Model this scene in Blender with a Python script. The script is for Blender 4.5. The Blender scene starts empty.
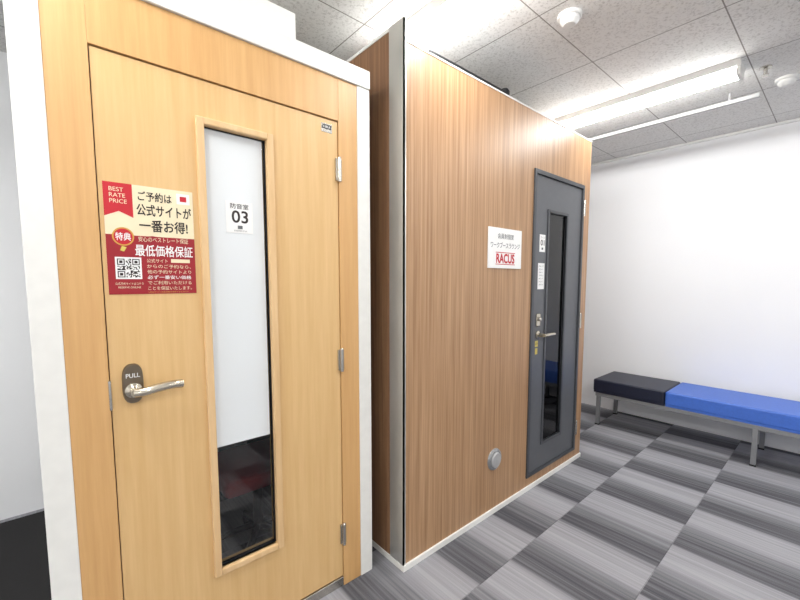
import bpy, bmesh, math, random
from mathutils import Matrix, Vector
S=bpy.context.scene
COL=S.collection
S.view_settings.view_transform='Standard'

def lin(c):
    return tuple(((x/255)/12.92 if x/255<=0.04045 else (((x/255)+0.055)/1.055)**2.4) for x in c)+(1.0,)

# ---------------- materials ----------------
def newmat(name):
    m=bpy.data.materials.new(name); m.use_nodes=True
    return m,m.node_tree.nodes,m.node_tree.links,m.node_tree.nodes['Principled BSDF']
def flat(name,rgb,rough=0.5,metal=0.0,var=0.04,scale=30,emit=0,bump=0.0):
    m,n,l,b=newmat(name)
    b.inputs['Roughness'].default_value=rough; b.inputs['Metallic'].default_value=metal
    g=n.new('ShaderNodeNewGeometry'); t=n.new('ShaderNodeTexNoise'); t.inputs['Scale'].default_value=scale; t.inputs['Detail'].default_value=1
    l.new(g.outputs['Position'],t.inputs['Vector'])
    r=n.new('ShaderNodeValToRGB'); c=lin(rgb)
    r.color_ramp.elements[0].color=tuple(x*(1-var) for x in c[:3])+(1,)
    r.color_ramp.elements[1].color=tuple(min(1,x*(1+var)) for x in c[:3])+(1,)
    r.color_ramp.elements[0].position=.3; r.color_ramp.elements[1].position=.7
    l.new(t.outputs['Fac'],r.inputs['Fac']); l.new(r.outputs['Color'],b.inputs['Base Color'])
    if bump:
        bp=n.new('ShaderNodeBump'); bp.inputs['Strength'].default_value=bump; bp.inputs['Distance'].default_value=.002
        l.new(t.outputs['Fac'],bp.inputs['Height']); l.new(bp.outputs['Normal'],b.inputs['Normal'])
    if emit:
        b.inputs['Emission Color'].default_value=(1,.995,.98,1); b.inputs['Emission Strength'].default_value=emit
    return m
def wood(name,c1,c2,c3,sx=60,sz=1.5,rough=.45,contrast=(.3,.5,.7),fine=0.0):
    m,n,l,b=newmat(name); b.inputs['Roughness'].default_value=rough
    g=n.new('ShaderNodeNewGeometry'); mp=n.new('ShaderNodeMapping'); mp.inputs['Scale'].default_value=(sx,sx,sz)
    l.new(g.outputs['Position'],mp.inputs['Vector'])
    t=n.new('ShaderNodeTexNoise'); t.inputs['Scale'].default_value=1; t.inputs['Detail'].default_value=4; t.inputs['Roughness'].default_value=.65
    l.new(mp.outputs['Vector'],t.inputs['Vector'])
    r=n.new('ShaderNodeValToRGB'); e=r.color_ramp.elements
    e[0].color=lin(c1); e[0].position=contrast[0]; e[1].color=lin(c3); e[1].position=contrast[2]
    k=e.new(contrast[1]); k.color=lin(c2)
    fac=t.outputs['Fac']
    if fine:
        mp2=n.new('ShaderNodeMapping'); mp2.inputs['Scale'].default_value=(300,300,5); l.new(g.outputs['Position'],mp2.inputs['Vector'])
        t2=n.new('ShaderNodeTexNoise'); t2.inputs['Scale'].default_value=1; t2.inputs['Detail'].default_value=2; l.new(mp2.outputs['Vector'],t2.inputs['Vector'])
        ma=n.new('ShaderNodeMath'); ma.operation='MULTIPLY_ADD'; l.new(t2.outputs['Fac'],ma.inputs[0]); ma.inputs[1].default_value=fine; l.new(fac,ma.inputs[2])
        mb=n.new('ShaderNodeMath'); mb.operation='SUBTRACT'; l.new(ma.outputs[0],mb.inputs[0]); mb.inputs[1].default_value=fine/2; fac=mb.outputs[0]
    l.new(fac,r.inputs['Fac']); l.new(r.outputs['Color'],b.inputs['Base Color'])
    return m
M={}
M['tan']=wood('birch_laminate',(212,172,116),(217,179,124),(223,186,132),sx=45,sz=2.0,rough=.38)
M['tanframe']=wood('birch_frame',(202,156,100),(208,163,107),(215,171,115),sx=45,sz=2.0,rough=.42)
M['tanmold']=wood('birch_moulding',(213,175,126),(220,184,136),(228,194,148),sx=30,sz=2.0,rough=.4)
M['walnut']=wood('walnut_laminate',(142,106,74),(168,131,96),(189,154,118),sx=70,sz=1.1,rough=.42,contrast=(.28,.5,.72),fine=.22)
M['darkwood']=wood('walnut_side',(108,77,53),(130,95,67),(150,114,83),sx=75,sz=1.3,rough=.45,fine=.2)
M['white']=flat('white_paint',(232,231,226),.5,var=.02)
M['whitewall']=flat('wall_paint',(242,243,245),.6,var=.006,scale=3)
M['cap']=flat('white_cap',(224,224,219),.5,var=.02)
M['silver']=flat('brushed_aluminium',(222,220,214),.32,.85,var=.05,scale=6)
M['steel']=flat('satin_steel',(190,186,178),.25,.9)
M['nickel']=flat('nickel',(196,188,172),.22,.9)
M['bronze']=flat('plate_bronze',(120,108,92),.3,.8)
M['black']=flat('black_plastic',(22,22,24),.4)
M['gray']=flat('charcoal_door_paint',(88,90,94),.4,var=.03)
M['grayframe']=flat('charcoal_frame_paint',(66,68,72),.4,var=.03)
M['navy']=flat('navy_vinyl',(26,31,50),.42,var=.08,scale=60,bump=.15)
M['blue']=flat('blue_vinyl',(64,106,196),.42,var=.05,scale=60,bump=.15)
M['benchmetal']=flat('grey_steel_tube',(150,152,154),.35,.5)
M['rail']=flat('rail_silver',(180,180,180),.35,.4)
M['film']=flat('frosted_film',(224,228,230),.5,var=.01,scale=4)
M['paper']=flat('paper_white',(238,238,236),.6,var=.01)
M['cream']=flat('paper_cream',(234,220,186),.5,var=.02)
M['red']=flat('print_red',(152,18,32),.45,var=.04)
M['red2']=flat('print_bright_red',(192,24,40),.45,var=.02)
M['gold']=flat('print_gold',(205,156,66),.45)
M['ink']=flat('ink_dark',(42,32,30),.6)
M['inkg']=flat('ink_grey',(100,102,104),.6)
M['yellow']=flat('yellow_sticker',(206,186,90),.5)
M['chairred']=flat('red_fabric',(150,22,32),.8)
M['plastic']=flat('white_plastic',(225,225,222),.4,var=.02)
M['tube']=flat('lamp_diffuser',(255,255,255),.5,emit=44)
M['interior']=flat('interior_panel',(110,108,106),.8)
M['mat']=flat('dark_standin_black',(24,23,24),.85,var=.2,scale=200)  # near-black colour for the made-up floor sheet, not a known rubber mat

def glass(name,tint=(1,1,1)):
    m=bpy.data.materials.new(name); m.use_nodes=True; n=m.node_tree.nodes; l=m.node_tree.links; n.clear()
    o=n.new('ShaderNodeOutputMaterial'); mx=n.new('ShaderNodeMixShader'); t=n.new('ShaderNodeBsdfTransparent'); g=n.new('ShaderNodeBsdfGlossy')
    f=n.new('ShaderNodeFresnel'); f.inputs['IOR'].default_value=1.5
    t.inputs['Color'].default_value=tuple(tint)+(1,); g.inputs['Roughness'].default_value=.02
    l.new(f.outputs[0],mx.inputs[0]); l.new(t.outputs[0],mx.inputs[1]); l.new(g.outputs[0],mx.inputs[2]); l.new(mx.outputs[0],o.inputs[0])
    return m
M['glass']=glass('clear_glass',(.95,.97,.96)); M['glassdark']=glass('smoked_glass',(.35,.37,.38))

def mathf(n,l):
    def mth(op,a,c=None,d=None):
        k=n.new('ShaderNodeMath'); k.operation=op
        for i,v in enumerate((a,c,d)):
            if v is None: continue
            if isinstance(v,(int,float)): k.inputs[i].default_value=v
            else: l.new(v,k.inputs[i])
        return k.outputs[0]
    return mth
# carpet
def carpet():
    m,n,l,b=newmat('carpet_tile'); b.inputs['Roughness'].default_value=.95
    b.inputs['Specular IOR Level'].default_value=.1
    g=n.new('ShaderNodeNewGeometry'); sp=n.new('ShaderNodeSeparateXYZ'); l.new(g.outputs['Position'],sp.inputs[0])
    mth=mathf(n,l)
    yy=mth('DIVIDE',mth('ADD',sp.outputs['Y'],-.02+5.0),.5)
    col=mth('FLOOR',yy)
    par=mth('MODULO',col,2.0)
    ph=mth('MULTIPLY',par,.5)
    xx=mth('ADD',mth('DIVIDE',mth('ADD',sp.outputs['X'],5.1),.5),ph)
    fx=mth('FRACT',xx)
    mp=n.new('ShaderNodeMapping'); mp.inputs['Scale'].default_value=(70,1.2,1); l.new(g.outputs['Position'],mp.inputs['Vector'])
    cmb=n.new('ShaderNodeVectorMath'); cmb.operation='ADD'; l.new(mp.outputs[0],cmb.inputs[0])
    cc=n.new('ShaderNodeCombineXYZ'); l.new(mth('MULTIPLY',col,7.3),cc.inputs[2]); l.new(cc.outputs[0],cmb.inputs[1])
    t=n.new('ShaderNodeTexNoise'); t.inputs['Scale'].default_value=1; t.inputs['Detail'].default_value=3; l.new(cmb.outputs[0],t.inputs['Vector'])
    base=n.new('ShaderNodeValToRGB'); e=base.color_ramp.elements
    e[0].position=0; e[0].color=(.08,.08,.08,1); e[1].position=1; e[1].color=(.08,.08,.08,1)
    for p,v in ((.22,.12),(.36,.34),(.46,.52),(.50,.80),(.62,.95),(.88,.84),(.94,.66),(.97,.12)):
        k=e.new(p); k.color=(v,v,v,1)
    l.new(fx,base.inputs['Fac'])
    s=mth('ADD',mth('MULTIPLY',base.outputs['Color'],.80),mth('MULTIPLY',mth('SUBTRACT',t.outputs['Fac'],.45),.85))
    t2=n.new('ShaderNodeTexNoise'); t2.inputs['Scale'].default_value=350; t2.inputs['Detail'].default_value=1; l.new(g.outputs['Position'],t2.inputs['Vector'])
    s=mth('ADD',s,mth('MULTIPLY',mth('SUBTRACT',t2.outputs['Fac'],.5),.3))
    r=n.new('ShaderNodeValToRGB'); r.color_ramp.elements[0].color=lin((78,78,83)); r.color_ramp.elements[0].position=.0
    r.color_ramp.elements[1].color=lin((160,160,165)); r.color_ramp.elements[1].position=.90
    l.new(s,r.inputs['Fac'])
    seam=mth('LESS_THAN',mth('FRACT',yy),.010)
    mx=n.new('ShaderNodeMix'); mx.data_type='RGBA'; l.new(mth('MULTIPLY',seam,.35),mx.inputs[0]); l.new(r.outputs['Color'],mx.inputs[6]); mx.inputs[7].default_value=lin((74,74,78))
    l.new(mx.outputs[2],b.inputs['Base Color'])
    bp=n.new('ShaderNodeBump'); bp.inputs['Strength'].default_value=.3; bp.inputs['Distance'].default_value=.004
    l.new(t2.outputs['Fac'],bp.inputs['Height']); l.new(bp.outputs['Normal'],b.inputs['Normal'])
    return m
M['carpet']=carpet()
def ceilmat():
    m,n,l,b=newmat('acoustic_ceiling_tile'); b.inputs['Roughness'].default_value=.9
    g=n.new('ShaderNodeNewGeometry'); sp=n.new('ShaderNodeSeparateXYZ'); l.new(g.outputs['Position'],sp.inputs[0])
    mth=mathf(n,l)
    fx=mth('FRACT',mth('DIVIDE',mth('ADD',sp.outputs['X'],6.0),.6)); fy=mth('FRACT',mth('DIVIDE',mth('ADD',sp.outputs['Y'],6.15),.6))
    sx=mth('LESS_THAN',fx,.010); sy=mth('LESS_THAN',fy,.010); seam=mth('MAXIMUM',sx,sy)
    t=n.new('ShaderNodeTexNoise'); t.inputs['Scale'].default_value=80; t.inputs['Detail'].default_value=5; t.inputs['Roughness'].default_value=.7; l.new(g.outputs['Position'],t.inputs['Vector'])
    r=n.new('ShaderNodeValToRGB'); r.color_ramp.elements[0].position=.36; r.color_ramp.elements[0].color=lin((198,196,192)); r.color_ramp.elements[1].position=.5; r.color_ramp.elements[1].color=lin((230,229,226))
    l.new(t.outputs['Fac'],r.inputs['Fac'])
    mx=n.new('ShaderNodeMix'); mx.data_type='RGBA'; l.new(seam,mx.inputs[0]); l.new(r.outputs['Color'],mx.inputs[6]); mx.inputs[7].default_value=lin((140,136,131))
    l.new(mx.outputs[2],b.inputs['Base Color'])
    return m
M['ceil']=ceilmat()

# ---------------- helpers ----------------
def empty(name,loc):
    o=bpy.data.objects.new(name,None); o.location=loc; o.empty_display_size=.1; COL.objects.link(o); return o
def addmesh(name,me,mat,parent=None,smooth=False):
    o=bpy.data.objects.new(name,me); COL.objects.link(o)
    if mat is not None: me.materials.append(M[mat] if isinstance(mat,str) else mat)
    if smooth:
        for p in me.polygons: p.use_smooth=True
    if parent is not None:
        o.parent=parent; o.matrix_parent_inverse=Matrix.Translation(-Vector(parent.location))
    return o
def boxbm(bm,x0,x1,y0,y1,z0,z1):
    r=bmesh.ops.create_cube(bm,size=1)
    bmesh.ops.scale(bm,vec=(x1-x0,y1-y0,z1-z0),verts=r['verts'])
    bmesh.ops.translate(bm,vec=((x0+x1)/2,(y0+y1)/2,(z0+z1)/2),verts=r['verts'])
def box(name,x0,x1,y0,y1,z0,z1,mat,parent=None,bev=0,seg=2):
    bm=bmesh.new(); boxbm(bm,x0,x1,y0,y1,z0,z1)
    if bev: bmesh.ops.bevel(bm,geom=bm.edges[:],offset=bev,segments=seg,profile=.5,affect='EDGES')
    me=bpy.data.meshes.new(name); bm.to_mesh(me); bm.free()
    return addmesh(name,me,mat,parent)
def boxes(name,lst,mat,parent=None,bev=0):
    bm=bmesh.new()
    for b in lst: 
        bb=bmesh.new(); boxbm(bb,*b)
        if bev: bmesh.ops.bevel(bb,geom=bb.edges[:],offset=bev,segments=2,profile=.5,affect='EDGES')
        tmp=bpy.data.meshes.new('t'); bb.to_mesh(tmp); bb.free(); bm.from_mesh(tmp); bpy.data.meshes.remove(tmp)
    me=bpy.data.meshes.new(name); bm.to_mesh(me); bm.free()
    return addmesh(name,me,mat,parent)
def frame_boxes(x0,x1,z0,z1,hx0,hx1,hz0,hz1,y0,y1):
    return [(x0,hx0,y0,y1,z0,z1),(hx1,x1,y0,y1,z0,z1),(hx0,hx1,y0,y1,z0,hz0),(hx0,hx1,y0,y1,hz1,z1)]
def lathe(name,prof,center,axis,mat,parent=None,seg=32):
    bm=bmesh.new(); rings=[]
    for r,h in prof:
        ring=[]
        for i in range(seg):
            a=2*math.pi*i/seg; p=Vector((r*math.cos(a),r*math.sin(a),h))
            if axis=='-y': p=Vector((p.x,-p.z,p.y))
            elif axis=='-z': p=Vector((p.x,-p.y,-p.z))
            elif axis=='x': p=Vector((p.z,p.x,p.y))
            ring.append(bm.verts.new(p+Vector(center)))
        rings.append(ring)
    for a,b in zip(rings[:-1],rings[1:]):
        for i in range(seg): bm.faces.new((a[i],a[(i+1)%seg],b[(i+1)%seg],b[i]))
    bm.faces.new(rings[-1]); bm.faces.new(list(reversed(rings[0])))
    bmesh.ops.recalc_face_normals(bm,faces=bm.faces[:])
    me=bpy.data.meshes.new(name); bm.to_mesh(me); bm.free()
    o=addmesh(name,me,mat,parent,True)
    try: me.set_sharp_from_angle(angle=math.radians(35))
    except Exception: pass
    return o
def tube(name,pts,r,mat,parent=None):
    cu=bpy.data.curves.new(name,'CURVE'); cu.dimensions='3D'; cu.bevel_depth=r; cu.bevel_resolution=6; cu.use_fill_caps=True
    s=cu.splines.new('BEZIER'); s.bezier_points.add(len(pts)-1)
    for bp,p in zip(s.bezier_points,pts):
        bp.co=p; bp.handle_left_type='AUTO'; bp.handle_right_type='AUTO'
    o=bpy.data.objects.new(name,cu); COL.objects.link(o); bpy.context.view_layer.update()
    me=bpy.data.meshes.new_from_object(o.evaluated_get(bpy.context.evaluated_depsgraph_get())); bpy.data.objects.remove(o)
    return addmesh(name,me,mat,parent,True)
def text(name,s,x0,x1,z0,z1,y,mat,parent=None,bold=0.0):
    # bold: fraction of glyph size; done by stacking slightly shifted copies (double strike print)
    cu=bpy.data.curves.new(name,'FONT'); cu.body=s; cu.size=1; cu.resolution_u=4
    o=bpy.data.objects.new(name,cu); COL.objects.link(o); bpy.context.view_layer.update()
    me=bpy.data.meshes.new_from_object(o.evaluated_get(bpy.context.evaluated_depsgraph_get())); bpy.data.objects.remove(o)
    if not me.vertices: return None
    xs=[v.co.x for v in me.vertices]; ys=[v.co.y for v in me.vertices]
    w=max(xs)-min(xs) or 1; h=max(ys)-min(ys) or 1
    kx=(x1-x0)/w; kz=(z1-z0)/h
    mx,my=min(xs),min(ys)
    for v in me.vertices: v.co=Vector((x0+(v.co.x-mx)*kx,y,z0+(v.co.y-my)*kz))
    if bold:
        bm=bmesh.new(); bx=bold*kx; bz=bold*kz
        for i,(dx,dz) in enumerate(((-1,-1),(1,-1),(-1,1),(1,1),(0,0))):
            c=me.copy()
            for v in c.vertices: v.co+=Vector((dx*bx,-i*.00002,dz*bz))
            bm.from_mesh(c); bpy.data.meshes.remove(c)
        bm.to_mesh(me); bm.free()
    return addmesh(name,me,mat,parent)
def poly(name,pts,y,mat,parent=None):
    me=bpy.data.meshes.new(name); me.from_pydata([(x,y,z) for x,z in pts],[],[tuple(range(len(pts)))]); 
    return addmesh(name,me,mat,parent)
def qr(name,x0,x1,z0,z1,y,parent,n=21,seed=1):
    random.seed(seed); bm=bmesh.new(); 
    def cell(i,j):
        for (a,b) in ((0,0),(n-7,0),(0,n-7)):
            if a<=i<a+7 and b<=j<b+7:
                u,v=i-a,j-b; d=max(abs(u-3),abs(v-3)); return d!=2
            if a-1<=i<a+8 and b-1<=j<b+8: return False
        return random.random()<.5
    dx=(x1-x0)/n; dz=(z1-z0)/n
    for i in range(n):
        for j in range(n):
            if cell(i,j):
                a=x0+i*dx; b=z1-(j+1)*dz
                bm.faces.new([bm.verts.new((p,y,q)) for p,q in ((a,b),(a+dx,b),(a+dx,b+dz),(a,b+dz))])
    me=bpy.data.meshes.new(name); bm.to_mesh(me); bm.free(); return addmesh(name,me,'ink',parent)

# ---------------- room ----------------
CZ=2.67; WX=4.44; X0=-2.6; Y0=-3.0; Y1=3.16
box('floor',X0-.1,WX+.1,Y0-.1,Y1+.1,-.1,0,'carpet')
box('ceiling',X0-.1,WX+.1,Y0-.1,Y1+.1,CZ,CZ+.1,'ceil')
box('wall_right',WX,WX+.1,Y0-.1,Y1+.1,0,CZ,'whitewall')
box('wall_back',X0-.1,WX,Y1,Y1+.1,0,CZ,'whitewall')
box('wall_left',X0-.1,X0,Y0-.1,Y1,0,CZ,'whitewall')
box('wall_front',X0,WX,Y0-.1,Y0,0,CZ,'whitewall')
box('trim_1',WX-.02,WX,Y0,Y1,CZ-.02,CZ,'plastic')
box('dark_floor_standin',-1.3,-.10,1.55,3.10,0,.012,'mat',None,.004)  # added dark sheet, stands in for an unidentified dark area at far left

# ---------------- booth 1 (light birch) ----------------
F1=1.429
b1=empty('soundproof_booth',(.5,2.2,0))
DL,DR=.091,.900
box('side_panel_left',-.075,-.009,F1-.004,3.0,0,2.232,'white',b1,.002)
box('side_panel_right',.997,1.062,F1-.004,3.0,0,2.232,'white',b1,.002)
box('roof_cap',-.075,1.062,F1-.010,3.0,2.232,2.308,'cap',b1,.003)
box('roof_duct_block',-.05,.73,F1+.02,2.6,2.308,2.42,'cap',b1,.003)
box('back_panel',-.009,.997,2.93,3.0,0,2.232,'interior',b1)
boxes('door_frame',[(-.009,DL-.003,F1,F1+.09,0,2.232),(DR+.003,.997,F1,F1+.09,0,2.232),(DL-.003,DR+.003,F1,F1+.09,2.062,2.232)],'tanframe',b1,.0015)
box('threshold',DL-.003,DR+.003,F1+.002,F1+.09,0,.042,'steel',b1,.002)

d1=empty('door_1',(.5,F1+.03,.05))
GX0,GX1,GZ0,GZ1=.380,.594,.352,1.915
boxes('door_slab',frame_boxes(DL,DR,.048,2.058,GX0,GX1,GZ0,GZ1,F1+.006,F1+.05),'tan',d1)
mw=.024
boxes('window_moulding',[(GX0-mw,GX0+.001,F1-.008,F1+.02,GZ0-mw,GZ1+mw),(GX1-.001,GX1+mw,F1-.008,F1+.02,GZ0-mw,GZ1+mw),
    (GX0,GX1,F1-.008,F1+.02,GZ0-mw,GZ0),(GX0,GX1,F1-.008,F1+.02,GZ1,GZ1+mw)],'tanmold',d1,.004)
g=.004
boxes('gasket',frame_boxes(GX0,GX1,GZ0,GZ1,GX0+g,GX1-g,GZ0+g,GZ1-g,F1+.014,F1+.03),'black',d1)
box('glass_pane',GX0+.001,GX1-.001,F1+.020,F1+.024,GZ0+.001,GZ1-.001,'glass',d1)
box('frosted_film',GX0+.004,GX1-.012,F1+.0192,F1+.0199,.80,GZ1-.004,'film',d1)
lb=empty('room_number_label',(.4935,F1+.019,1.62))
box('card',.4465,.5405,F1+.0180,F1+.0190,1.571,1.682,'paper',lb)
text('label_text','防音室',.462,.526,1.657,1.675,F1+.0177,'ink',lb,.008)
text('label_number','03',.467,.523,1.608,1.650,F1+.0177,'ink',lb,.014)
box('icon',.486,.503,F1+.0175,F1+.0179,1.586,1.598,'inkg',lb)
text('label_caption','SOUNDPROOF ROOM',.472,.518,1.577,1.582,F1+.0177,'inkg',lb)
def backplate(parent,px,py,pz,plate,bmat):
    w,h=plate
    bm=bmesh.new(); seg=40; ring=[];ring2=[]
    for i in range(seg):
        a=2*math.pi*i/seg; c,s=math.cos(a),math.sin(a)
        x=w/2*math.copysign(abs(c)**.8,c); z=h/2*math.copysign(abs(s)**.62,s)
        ring.append(bm.verts.new((px+x,py,pz+z))); ring2.append(bm.verts.new((px+x*.93,py-.009,pz+z*.96)))
    for i in range(seg): bm.faces.new((ring[i],ring[(i+1)%seg],ring2[(i+1)%seg],ring2[i]))
    bm.faces.new(ring2); bmesh.ops.recalc_face_normals(bm,faces=bm.faces[:])
    me=bpy.data.meshes.new('backplate'); bm.to_mesh(me); bm.free(); addmesh('handle_backplate',me,bmat,parent)
d1y=F1+.006
backplate(d1,.147,d1y,1.082,(.056,.125),'bronze')
lathe('handle_rose',[(.023,0),(.023,.006),(.017,.010),(.012,.014),(.012,.040)],(.147,d1y-.008,1.062),'-y','nickel',d1)
tube('handle_lever',[(.147,d1y-.050,1.062),(.165,d1y-.058,1.063),(.205,d1y-.060,1.070),(.245,d1y-.058,1.073),(.272,d1y-.050,1.070)],.0135,'nickel',d1)
text('handle_pull_text','PULL',.129,.165,1.102,1.115,d1y-.0100,'paper',d1,.01)
box('latch_strike',DL-.006,DL+.001,F1-.002,F1+.012,1.01,1.10,'steel',d1,.001)
for z in (1.865,1.055,.253):
    lathe('hinge_barrel',[(.008,0),(.008,.098),(.005,.102)],(DR+.002,F1-.006,z-.05),'z','steel',d1,16)
    box('hinge_leaf',DR-.012,DR+.016,F1-.002,F1+.008,z-.045,z+.045,'steel',d1,.001)
np_=empty('maker_nameplate',(.85,d1y,2.01))
box('plate',.825,.875,d1y-.002,d1y,2.005,2.040,'steel',np_,.0005)
box('plate_band',.829,.871,d1y-.0026,d1y-.002,2.018,2.036,'black',np_)
text('plate_text','LIBLE',.834,.866,2.023,2.031,d1y-.0028,'paper',np_)

# poster
px0,px1,pz0,pz1=.1015,.3385,1.359,1.690; W=px1-px0; H=pz1-pz0; py=d1y-.0005
ps=empty('promotional_poster',((px0+px1)/2,py,(pz0+pz1)/2))
X=lambda u:px0+u*W
Z=lambda v:pz1-v*H
box('paper',px0,px1,py-.0008,py,pz0,pz1,'cream',ps)
y1_=py-.0010
poly('red_field',[(X(0),Z(.50)),(X(.5),Z(.455)),(X(1),Z(.50)),(X(1),Z(1)),(X(0),Z(1))][::-1],y1_,'red',ps)
poly('red_field_lower',[(X(0),Z(.46)),(X(0),Z(.55)),(X(1),Z(.55)),(X(1),Z(.46))],y1_-.0001,'red',ps)
poly('ribbon',[(X(0),Z(0)),(X(0),Z(.30)),(X(.15),Z(.25)),(X(.30),Z(.30)),(X(.30),Z(0))],y1_-.0002,'red2',ps)
text('ribbon_text','BEST\nRATE\nPRICE',X(.06),X(.24),Z(.18),Z(.04),y1_-.0004,'cream',ps)
text('headline_1','ご予約は',X(.36),X(.74),Z(.135),Z(.05),y1_-.0003,'ink',ps,.014)
text('headline_2','公式サイトが',X(.34),X(.97),Z(.27),Z(.165),y1_-.0003,'ink',ps,.016)
text('headline_3','一番お得!',X(.36),X(.92),Z(.415),Z(.305),y1_-.0003,'ink',ps,.016)
poly('mini_card',[(X(.80),Z(.03)),(X(.80),Z(.13)),(X(.96),Z(.13)),(X(.96),Z(.03))],y1_-.0002,'paper',ps)
poly('mini_card_mark',[(X(.84),Z(.055)),(X(.84),Z(.105)),(X(.92),Z(.105)),(X(.92),Z(.055))],y1_-.0003,'red2',ps)
lathe('badge',[(.0275,0),(.0275,.0003)],(X(.18),y1_-.0002,Z(.475)),'-y','gold',ps)
lathe('badge_inner',[(.0235,0),(.0235,.0003)],(X(.18),y1_-.0005,Z(.475)),'-y','red2',ps)
text('badge_text','特典',X(.10),X(.26),Z(.51),Z(.44),y1_-.0012,'paper',ps,.012)
text('subline','安心のベストレート保証',X(.34),X(.92),Z(.512),Z(.465),y1_-.0004,'cream',ps)
text('guarantee','最低価格保証',X(.30),X(.97),Z(.645),Z(.540),y1_-.0004,'paper',ps,.012)
poly('qr_paper',[(X(.08),Z(.66)),(X(.08),Z(.86)),(X(.36),Z(.86)),(X(.36),Z(.66))],y1_-.0003,'paper',ps)
qr('qr_code',X(.10),X(.34),Z(.845),Z(.675),y1_-.0005,ps)
poly('yellow_dot',[(X(.16),Z(.56)),(X(.14),Z(.60)),(X(.18),Z(.61)),(X(.21),Z(.57))],y1_-.0004,'yellow',ps)
lines=['公式サイト','からのご予約なら、','他の予約サイトより','必ず一番安い価格','でご利用いただける','ことを保証いたします。']
for i,s in enumerate(lines):
    zt=.668+i*.052; big=(i==3)
    text('body_%d'%i,s,X(.42),X(.94 if i not in(0,) else .66),Z(zt+.036),Z(zt),y1_-.0004,'cream' if not big else 'paper',ps,.008 if big else 0)
poly('url_tag',[(X(.70),Z(.665)),(X(.70),Z(.70)),(X(.93),Z(.70)),(X(.93),Z(.665))],y1_-.0004,'cream',ps)
text('qr_caption','公式予約サイトはコチラ',X(.07),X(.37),Z(.915),Z(.89),y1_-.0004,'cream',ps)
text('qr_url','RESERVE ONLINE',X(.10),X(.34),Z(.945),Z(.928),y1_-.0004,'cream',ps)
text('foot','※他社サイトの最安値を保証するものです',X(.42),X(.90),Z(.990),Z(.977),y1_-.0004,'gold',ps)

# chair inside booth 1
cx,cy=.72,1.98
ch=empty('office_chair',(cx,cy,0))
box('seat',cx-.22,cx+.22,cy-.21,cy+.21,.40,.48,'chairred',ch,.03,3)
box('backrest',cx-.20,cx+.20,cy+.24,cy+.29,.62,1.02,'chairred',ch,.02,3)
box('back_stem',cx-.03,cx+.03,cy+.235,cy+.265,.42,.64,'black',ch,.004)
lathe('column',[(.025,.08),(.025,.41)],(cx,cy,0),'z','black',ch,16)
for k in range(5):
    a=2*math.pi*k/5+.3
    tube('foot_%d'%k,[(cx,cy,.11),(cx+.12*math.cos(a),cy+.12*math.sin(a),.09),(cx+.22*math.cos(a),cy+.22*math.sin(a),.06)],.015,'black',ch)
    lathe('caster_%d'%k,[(.012,-.012),(.028,-.008),(.028,.008),(.012,.012)],(cx+.22*math.cos(a),cy+.22*math.sin(a),.028),'x','black',ch,16)

# ---------------- booth 2 (walnut) ----------------
F2=1.317; BL=1.165; BR=3.049; H2=2.432
b2=empty('work_booth',(2.1,2.1,0))
EL,ER,EZ0,EZ1=2.265,2.934,.102,2.086
boxes('front_cladding',[(BL+.006,EL-.012,F2,F2+.06,.03,H2),(ER+.012,BR,F2,F2+.06,.03,H2),(EL-.012,ER+.012,F2,F2+.06,EZ1+.012,H2),(EL-.012,ER+.012,F2,F2+.06,.03,EZ0-.012)],'walnut',b2)
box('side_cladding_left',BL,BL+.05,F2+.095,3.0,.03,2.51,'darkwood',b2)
box('side_cladding_right',BR-.05,BR,F2+.0605,3.0,.03,H2,'walnut',b2)
box('back_cladding',BL+.05,BR-.05,2.95,3.0,.03,H2,'walnut',b2)
box('roof_panel',BL+.05,BR-.05,F2+.06,2.95,H2-.05,H2-.002,'interior',b2)
boxes('corner_trim',[(BL-.003,BL+.008,F2-.004,F2+.094,.0,2.525),(BL-.003,BL+.014,F2-.004,F2-.0005,.0,2.525)],'silver',b2)
box('front_top_trim',BL+.010,BR+.002,F2-.003,F2+.03,H2,H2+.008,'cap',b2)
box('side_top_trim',BL-.003,BL+.053,F2+.095,3.0,2.51,2.525,'cap',b2)
boxes('plinth',[(BL-.004,BR+.003,F2-.010,F2+.03,0,.030),(BL-.004,BL+.03,F2+.03,3.0,0,.03)],'white',b2,.001)
box('roof_cable_tray',1.36,1.95,F2+.031,F2+.10,H2+.001,H2+.050,'black',b2,.003)
lathe('roof_spot_base',[(.018,0),(.018,.03),(.03,.035),(.03,.07),(.02,.085)],(2.02,F2+.07,H2+.001),'z','black',b2,16)
d2=empty('door_2',(2.6,F2,EZ0))
boxes('frame',[(EL-.012,EL+.012,F2-.010,F2+.05,EZ0-.012,EZ1+.012),(ER-.012,ER+.012,F2-.010,F2+.05,EZ0-.012,EZ1+.012),(EL+.012,ER-.012,F2-.010,F2+.05,EZ1-.014,EZ1+.012),(EL+.012,ER-.012,F2-.010,F2+.05,EZ0-.012,EZ0+.006)],'grayframe',d2,.001)
wx0,wx1,wz0,wz1=2.455,2.70,.29,1.85
boxes('slab',frame_boxes(EL+.015,ER-.015,EZ0+.009,EZ1-.017,wx0,wx1,wz0,wz1,F2+.002,F2+.042),'gray',d2)
boxes('window_trim',[(wx0-.02,wx0,F2-.006,F2+.012,wz0-.02,wz1+.02),(wx1,wx1+.02,F2-.006,F2+.012,wz0-.02,wz1+.02),(wx0,wx1,F2-.006,F2+.012,wz0-.02,wz0),(wx0,wx1,F2-.006,F2+.012,wz1,wz1+.02)],'grayframe',d2,.002)
box('glass',wx0,wx1,F2+.012,F2+.018,wz0,wz1,'glassdark',d2)
hy=F2+.002
box('lock_plate',2.325,2.375,hy-.008,hy,1.10,1.185,'nickel',d2,.006)
lathe('lock_cylinder',[(.014,0),(.014,.012),(.010,.016)],(2.35,hy-.008,1.15),'-y','steel',d2,20)
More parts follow.
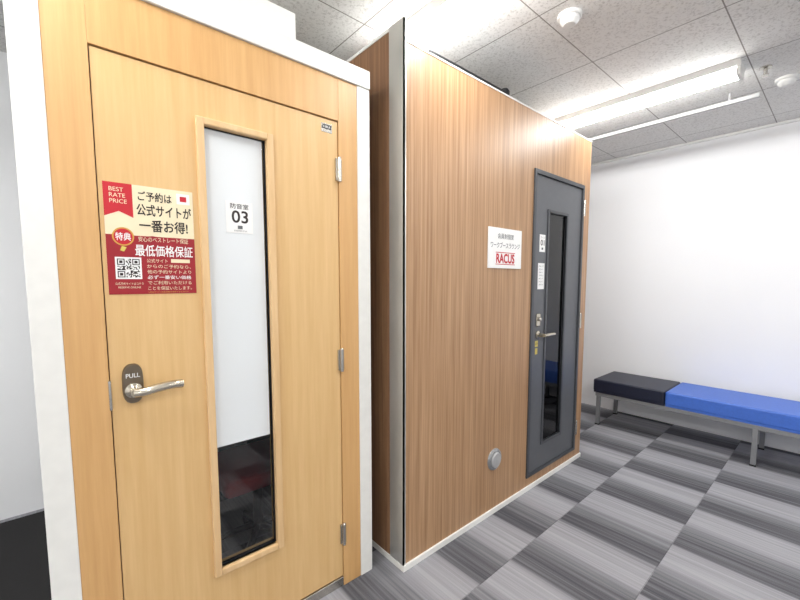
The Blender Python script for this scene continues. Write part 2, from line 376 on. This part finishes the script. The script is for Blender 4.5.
lathe('lever_rose',[(.026,0),(.026,.007),(.012,.012),(.012,.045)],(2.35,hy,1.045),'-y','nickel',d2)
tube('lever',[(2.35,hy-.05,1.045),(2.37,hy-.056,1.045),(2.42,hy-.058,1.046),(2.475,hy-.052,1.044)],.012,'nickel',d2)
for z in (1.93,1.1,.27):
    lathe('hinge',[(.009,0),(.009,.11),(.005,.114)],(ER+.004,F2-.014,z-.055),'z','steel',d2,16)
dl=empty('booth_number_label',(2.38,hy,1.64))
box('card',2.345,2.415,hy-.001,hy,1.588,1.70,'paper',dl)
text('title','ブース',2.355,2.405,1.675,1.688,hy-.0013,'inkg',dl)
text('num','01',2.357,2.403,1.630,1.665,hy-.0013,'ink',dl,.014)
poly('mark',[(2.37,1.602),(2.39,1.602),(2.39,1.616),(2.37,1.616)],hy-.0013,'inkg',dl)
nt=empty('usage_notice',(2.37,hy,1.44))
box('sheet',2.335,2.415,hy-.001,hy,1.345,1.515,'paper',nt)
for i in range(7):
    text('line_%d'%i,'ご利用の際はスタッフまで'[:12-(i*5)%4],2.343,2.405-.006*(i%3),1.490-i*.020,1.500-i*.020,hy-.0013,'inkg',nt)
st=empty('key_sticker',(2.34,hy,.99))
box('sticker',2.325,2.360,hy-.001,hy,.965,1.005,'yellow',st)
box('sticker_lower',2.328,2.357,hy-.001,hy,.915,.955,'yellow',st)
text('sticker_text','開 閉',2.329,2.356,.978,.992,hy-.0013,'ink',st)
sg=empty('wall_sign',(1.95,F2,1.59))
box('board',1.789,2.121,F2-.006,F2-.0005,1.472,1.700,'paper',sg,.001)
text('sign_1','会員制個室',1.875,2.035,1.640,1.670,F2-.0065,'inkg',sg,.008)
text('sign_2','ワークブースラウンジ',1.81,2.10,1.588,1.620,F2-.0065,'inkg',sg,.008)
text('sign_logo','RACUS',1.865,2.045,1.503,1.554,F2-.0065,'red2',sg,.03)
boxes('sign_logo_frame',[(1.858,2.052,F2-.0068,F2-.0062,1.560,1.564),(1.858,2.052,F2-.0068,F2-.0062,1.493,1.497)],'red2',sg)
vt=empty('round_air_vent',(1.893,F2,.336))
lathe('vent_flange',[(.066,0),(.064,.008),(.054,.014),(.050,.010)],(1.893,F2-.0005,.336),'-y','benchmetal',vt,40)
lathe('vent_disc',[(.046,0),(.046,.016),(.040,.021),(.0,.023)],(1.893,F2-.002,.336),'-y','rail',vt,40)

# ---------------- bench ----------------
bn=empty('upholstered_bench',(4.1,.7,0))
bx0,bx1=3.86,4.36
yb=[1.56,.965,-.25]
for nm,ya,yc,mt in (('cushion_navy',yb[1]+.002,yb[0],'navy'),('cushion_blue',yb[2],yb[1]-.002,'blue')):
    box(nm,bx0,bx1,ya,yc,.335,.45,mt,bn,.014,3)
    box(nm+'_seat_seam',bx0+.004,bx1-.004,ya+.004,yc-.004,.3205,.345,mt,bn,.004)
boxes('seat_rails',[(bx0+.01,bx0+.04,yb[2]+.02,yb[0]-.02,.285,.320),(bx1-.04,bx1-.01,yb[2]+.02,yb[0]-.02,.285,.320)],'benchmetal',bn,.003)
ls=[]
for y in (1.515,.38,-.20):
    ls+=[(bx0+.012,bx0+.042,y-.016,y+.016,.012,.285),(bx1-.042,bx1-.012,y-.016,y+.016,.012,.285),(bx0+.042,bx1-.042,y-.014,y+.014,.288,.318)]
boxes('legs',ls,'benchmetal',bn,.002)
boxes('feet',[(a-.003,b_+.003,c-.003,d_+.003,0,.012) for (a,b_,c,d_,e,f_) in ls if e<.1],'black',bn)

# ---------------- ceiling items ----------------
def fixture(x,ya,yb_):
    e=empty('fluorescent_ceiling_light',(x,(ya+yb_)/2,CZ))
    bm=bmesh.new(); vs=[]
    for y in (ya,yb_):
        for dx,z in ((-.09,CZ-.001),(-.07,CZ-.032),(.07,CZ-.032),(.09,CZ-.001)):
            vs.append(bm.verts.new((x+dx,y,z)))
    for q in ((0,1,5,4),(1,2,6,5),(2,3,7,6),(3,0,4,7)): bm.faces.new([vs[i] for i in q])
    bm.faces.new(vs[0:4][::-1]); bm.faces.new(vs[4:8]); bmesh.ops.recalc_face_normals(bm,faces=bm.faces[:])
    me=bpy.data.meshes.new('body'); bm.to_mesh(me); bm.free(); addmesh('body',me,'plastic',e)
    boxes('end_cap',[(x-.064,x+.064,ya,ya+.02,CZ-.080,CZ-.032),(x-.064,x+.064,yb_-.02,yb_,CZ-.080,CZ-.032)],'plastic',e,.004)
    # curved diffuser (half-oval section)
    bm=bmesh.new(); rows=[]
    for y in (ya+.02,yb_-.02):
        rows.append([bm.verts.new((x+.058*math.cos(math.pi*k/6),y,CZ-.033-.046*math.sin(math.pi*k/6)**.7)) for k in range(7)])
    for k in range(6): bm.faces.new((rows[0][k],rows[0][k+1],rows[1][k+1],rows[1][k]))
    bmesh.ops.recalc_face_normals(bm,faces=bm.faces[:])
    me=bpy.data.meshes.new('lamp_diffuser'); bm.to_mesh(me); bm.free(); addmesh('lamp_diffuser',me,'tube',e,True)
for x in (-1.85,-.20,1.43,3.08):
    fixture(x,.48,1.74)
    fixture(x,-1.9,-.64)
rl=empty('ceiling_rail',(3.5,1.0,CZ))
box('rail_bar',3.485,3.515,.45,1.9,CZ-.075,CZ-.05,'rail',rl,.003)
boxes('rail_hangers',[(3.495,3.505,.6,.61,CZ-.052,CZ),(3.495,3.505,1.7,1.71,CZ-.052,CZ)],'rail',rl)
def smoke(x,y,r=.055):
    e=empty('smoke_detector',(x,y,CZ))
    lathe('base',[(r,0),(r,.012),(r*.92,.016)],(x,y,CZ-.0005),'-z','plastic',e)
    lathe('head',[(r*.80,.016),(r*.78,.030),(r*.5,.046),(r*.3,.048)],(x,y,CZ-.0005),'-z','plastic',e)
    lathe('chamber',[(r*.68,.026),(r*.69,.034),(r*.55,.040)],(x,y,CZ-.0005),'-z','inkg',e)
smoke(1.908,.953); smoke(3.51,.33)
sk=empty('ceiling_sprinkler',(3.24,.40,CZ))
lathe('escutcheon',[(.03,0),(.03,.006),(.012,.012),(.01,.04),(.018,.044),(.018,.048)],(3.24,.40,CZ-.0005),'-z','steel',sk,20)

# ---------------- world & camera ----------------
w=bpy.data.worlds.new('world'); S.world=w; w.use_nodes=True
w.node_tree.nodes['Background'].inputs[0].default_value=(.8,.85,.9,1); w.node_tree.nodes['Background'].inputs[1].default_value=.3
cam=bpy.data.cameras.new('camera'); co=bpy.data.objects.new('camera',cam); COL.objects.link(co); S.camera=co
a=.8572; p=.0851
Fv=Vector((math.cos(p)*math.cos(a),math.cos(p)*math.sin(a),-math.sin(p))); R=Vector((math.sin(a),-math.cos(a),0)); U=R.cross(Fv)
mat=Matrix((R,U,-Fv)).transposed().to_4x4(); mat.translation=(0,0,1.4); co.matrix_world=mat
cam.sensor_width=36; cam.sensor_fit='HORIZONTAL'; cam.lens=386.7*36/800; cam.shift_x=(400-399.0)/800; cam.shift_y=(313.8-300)/800; cam.clip_start=.02
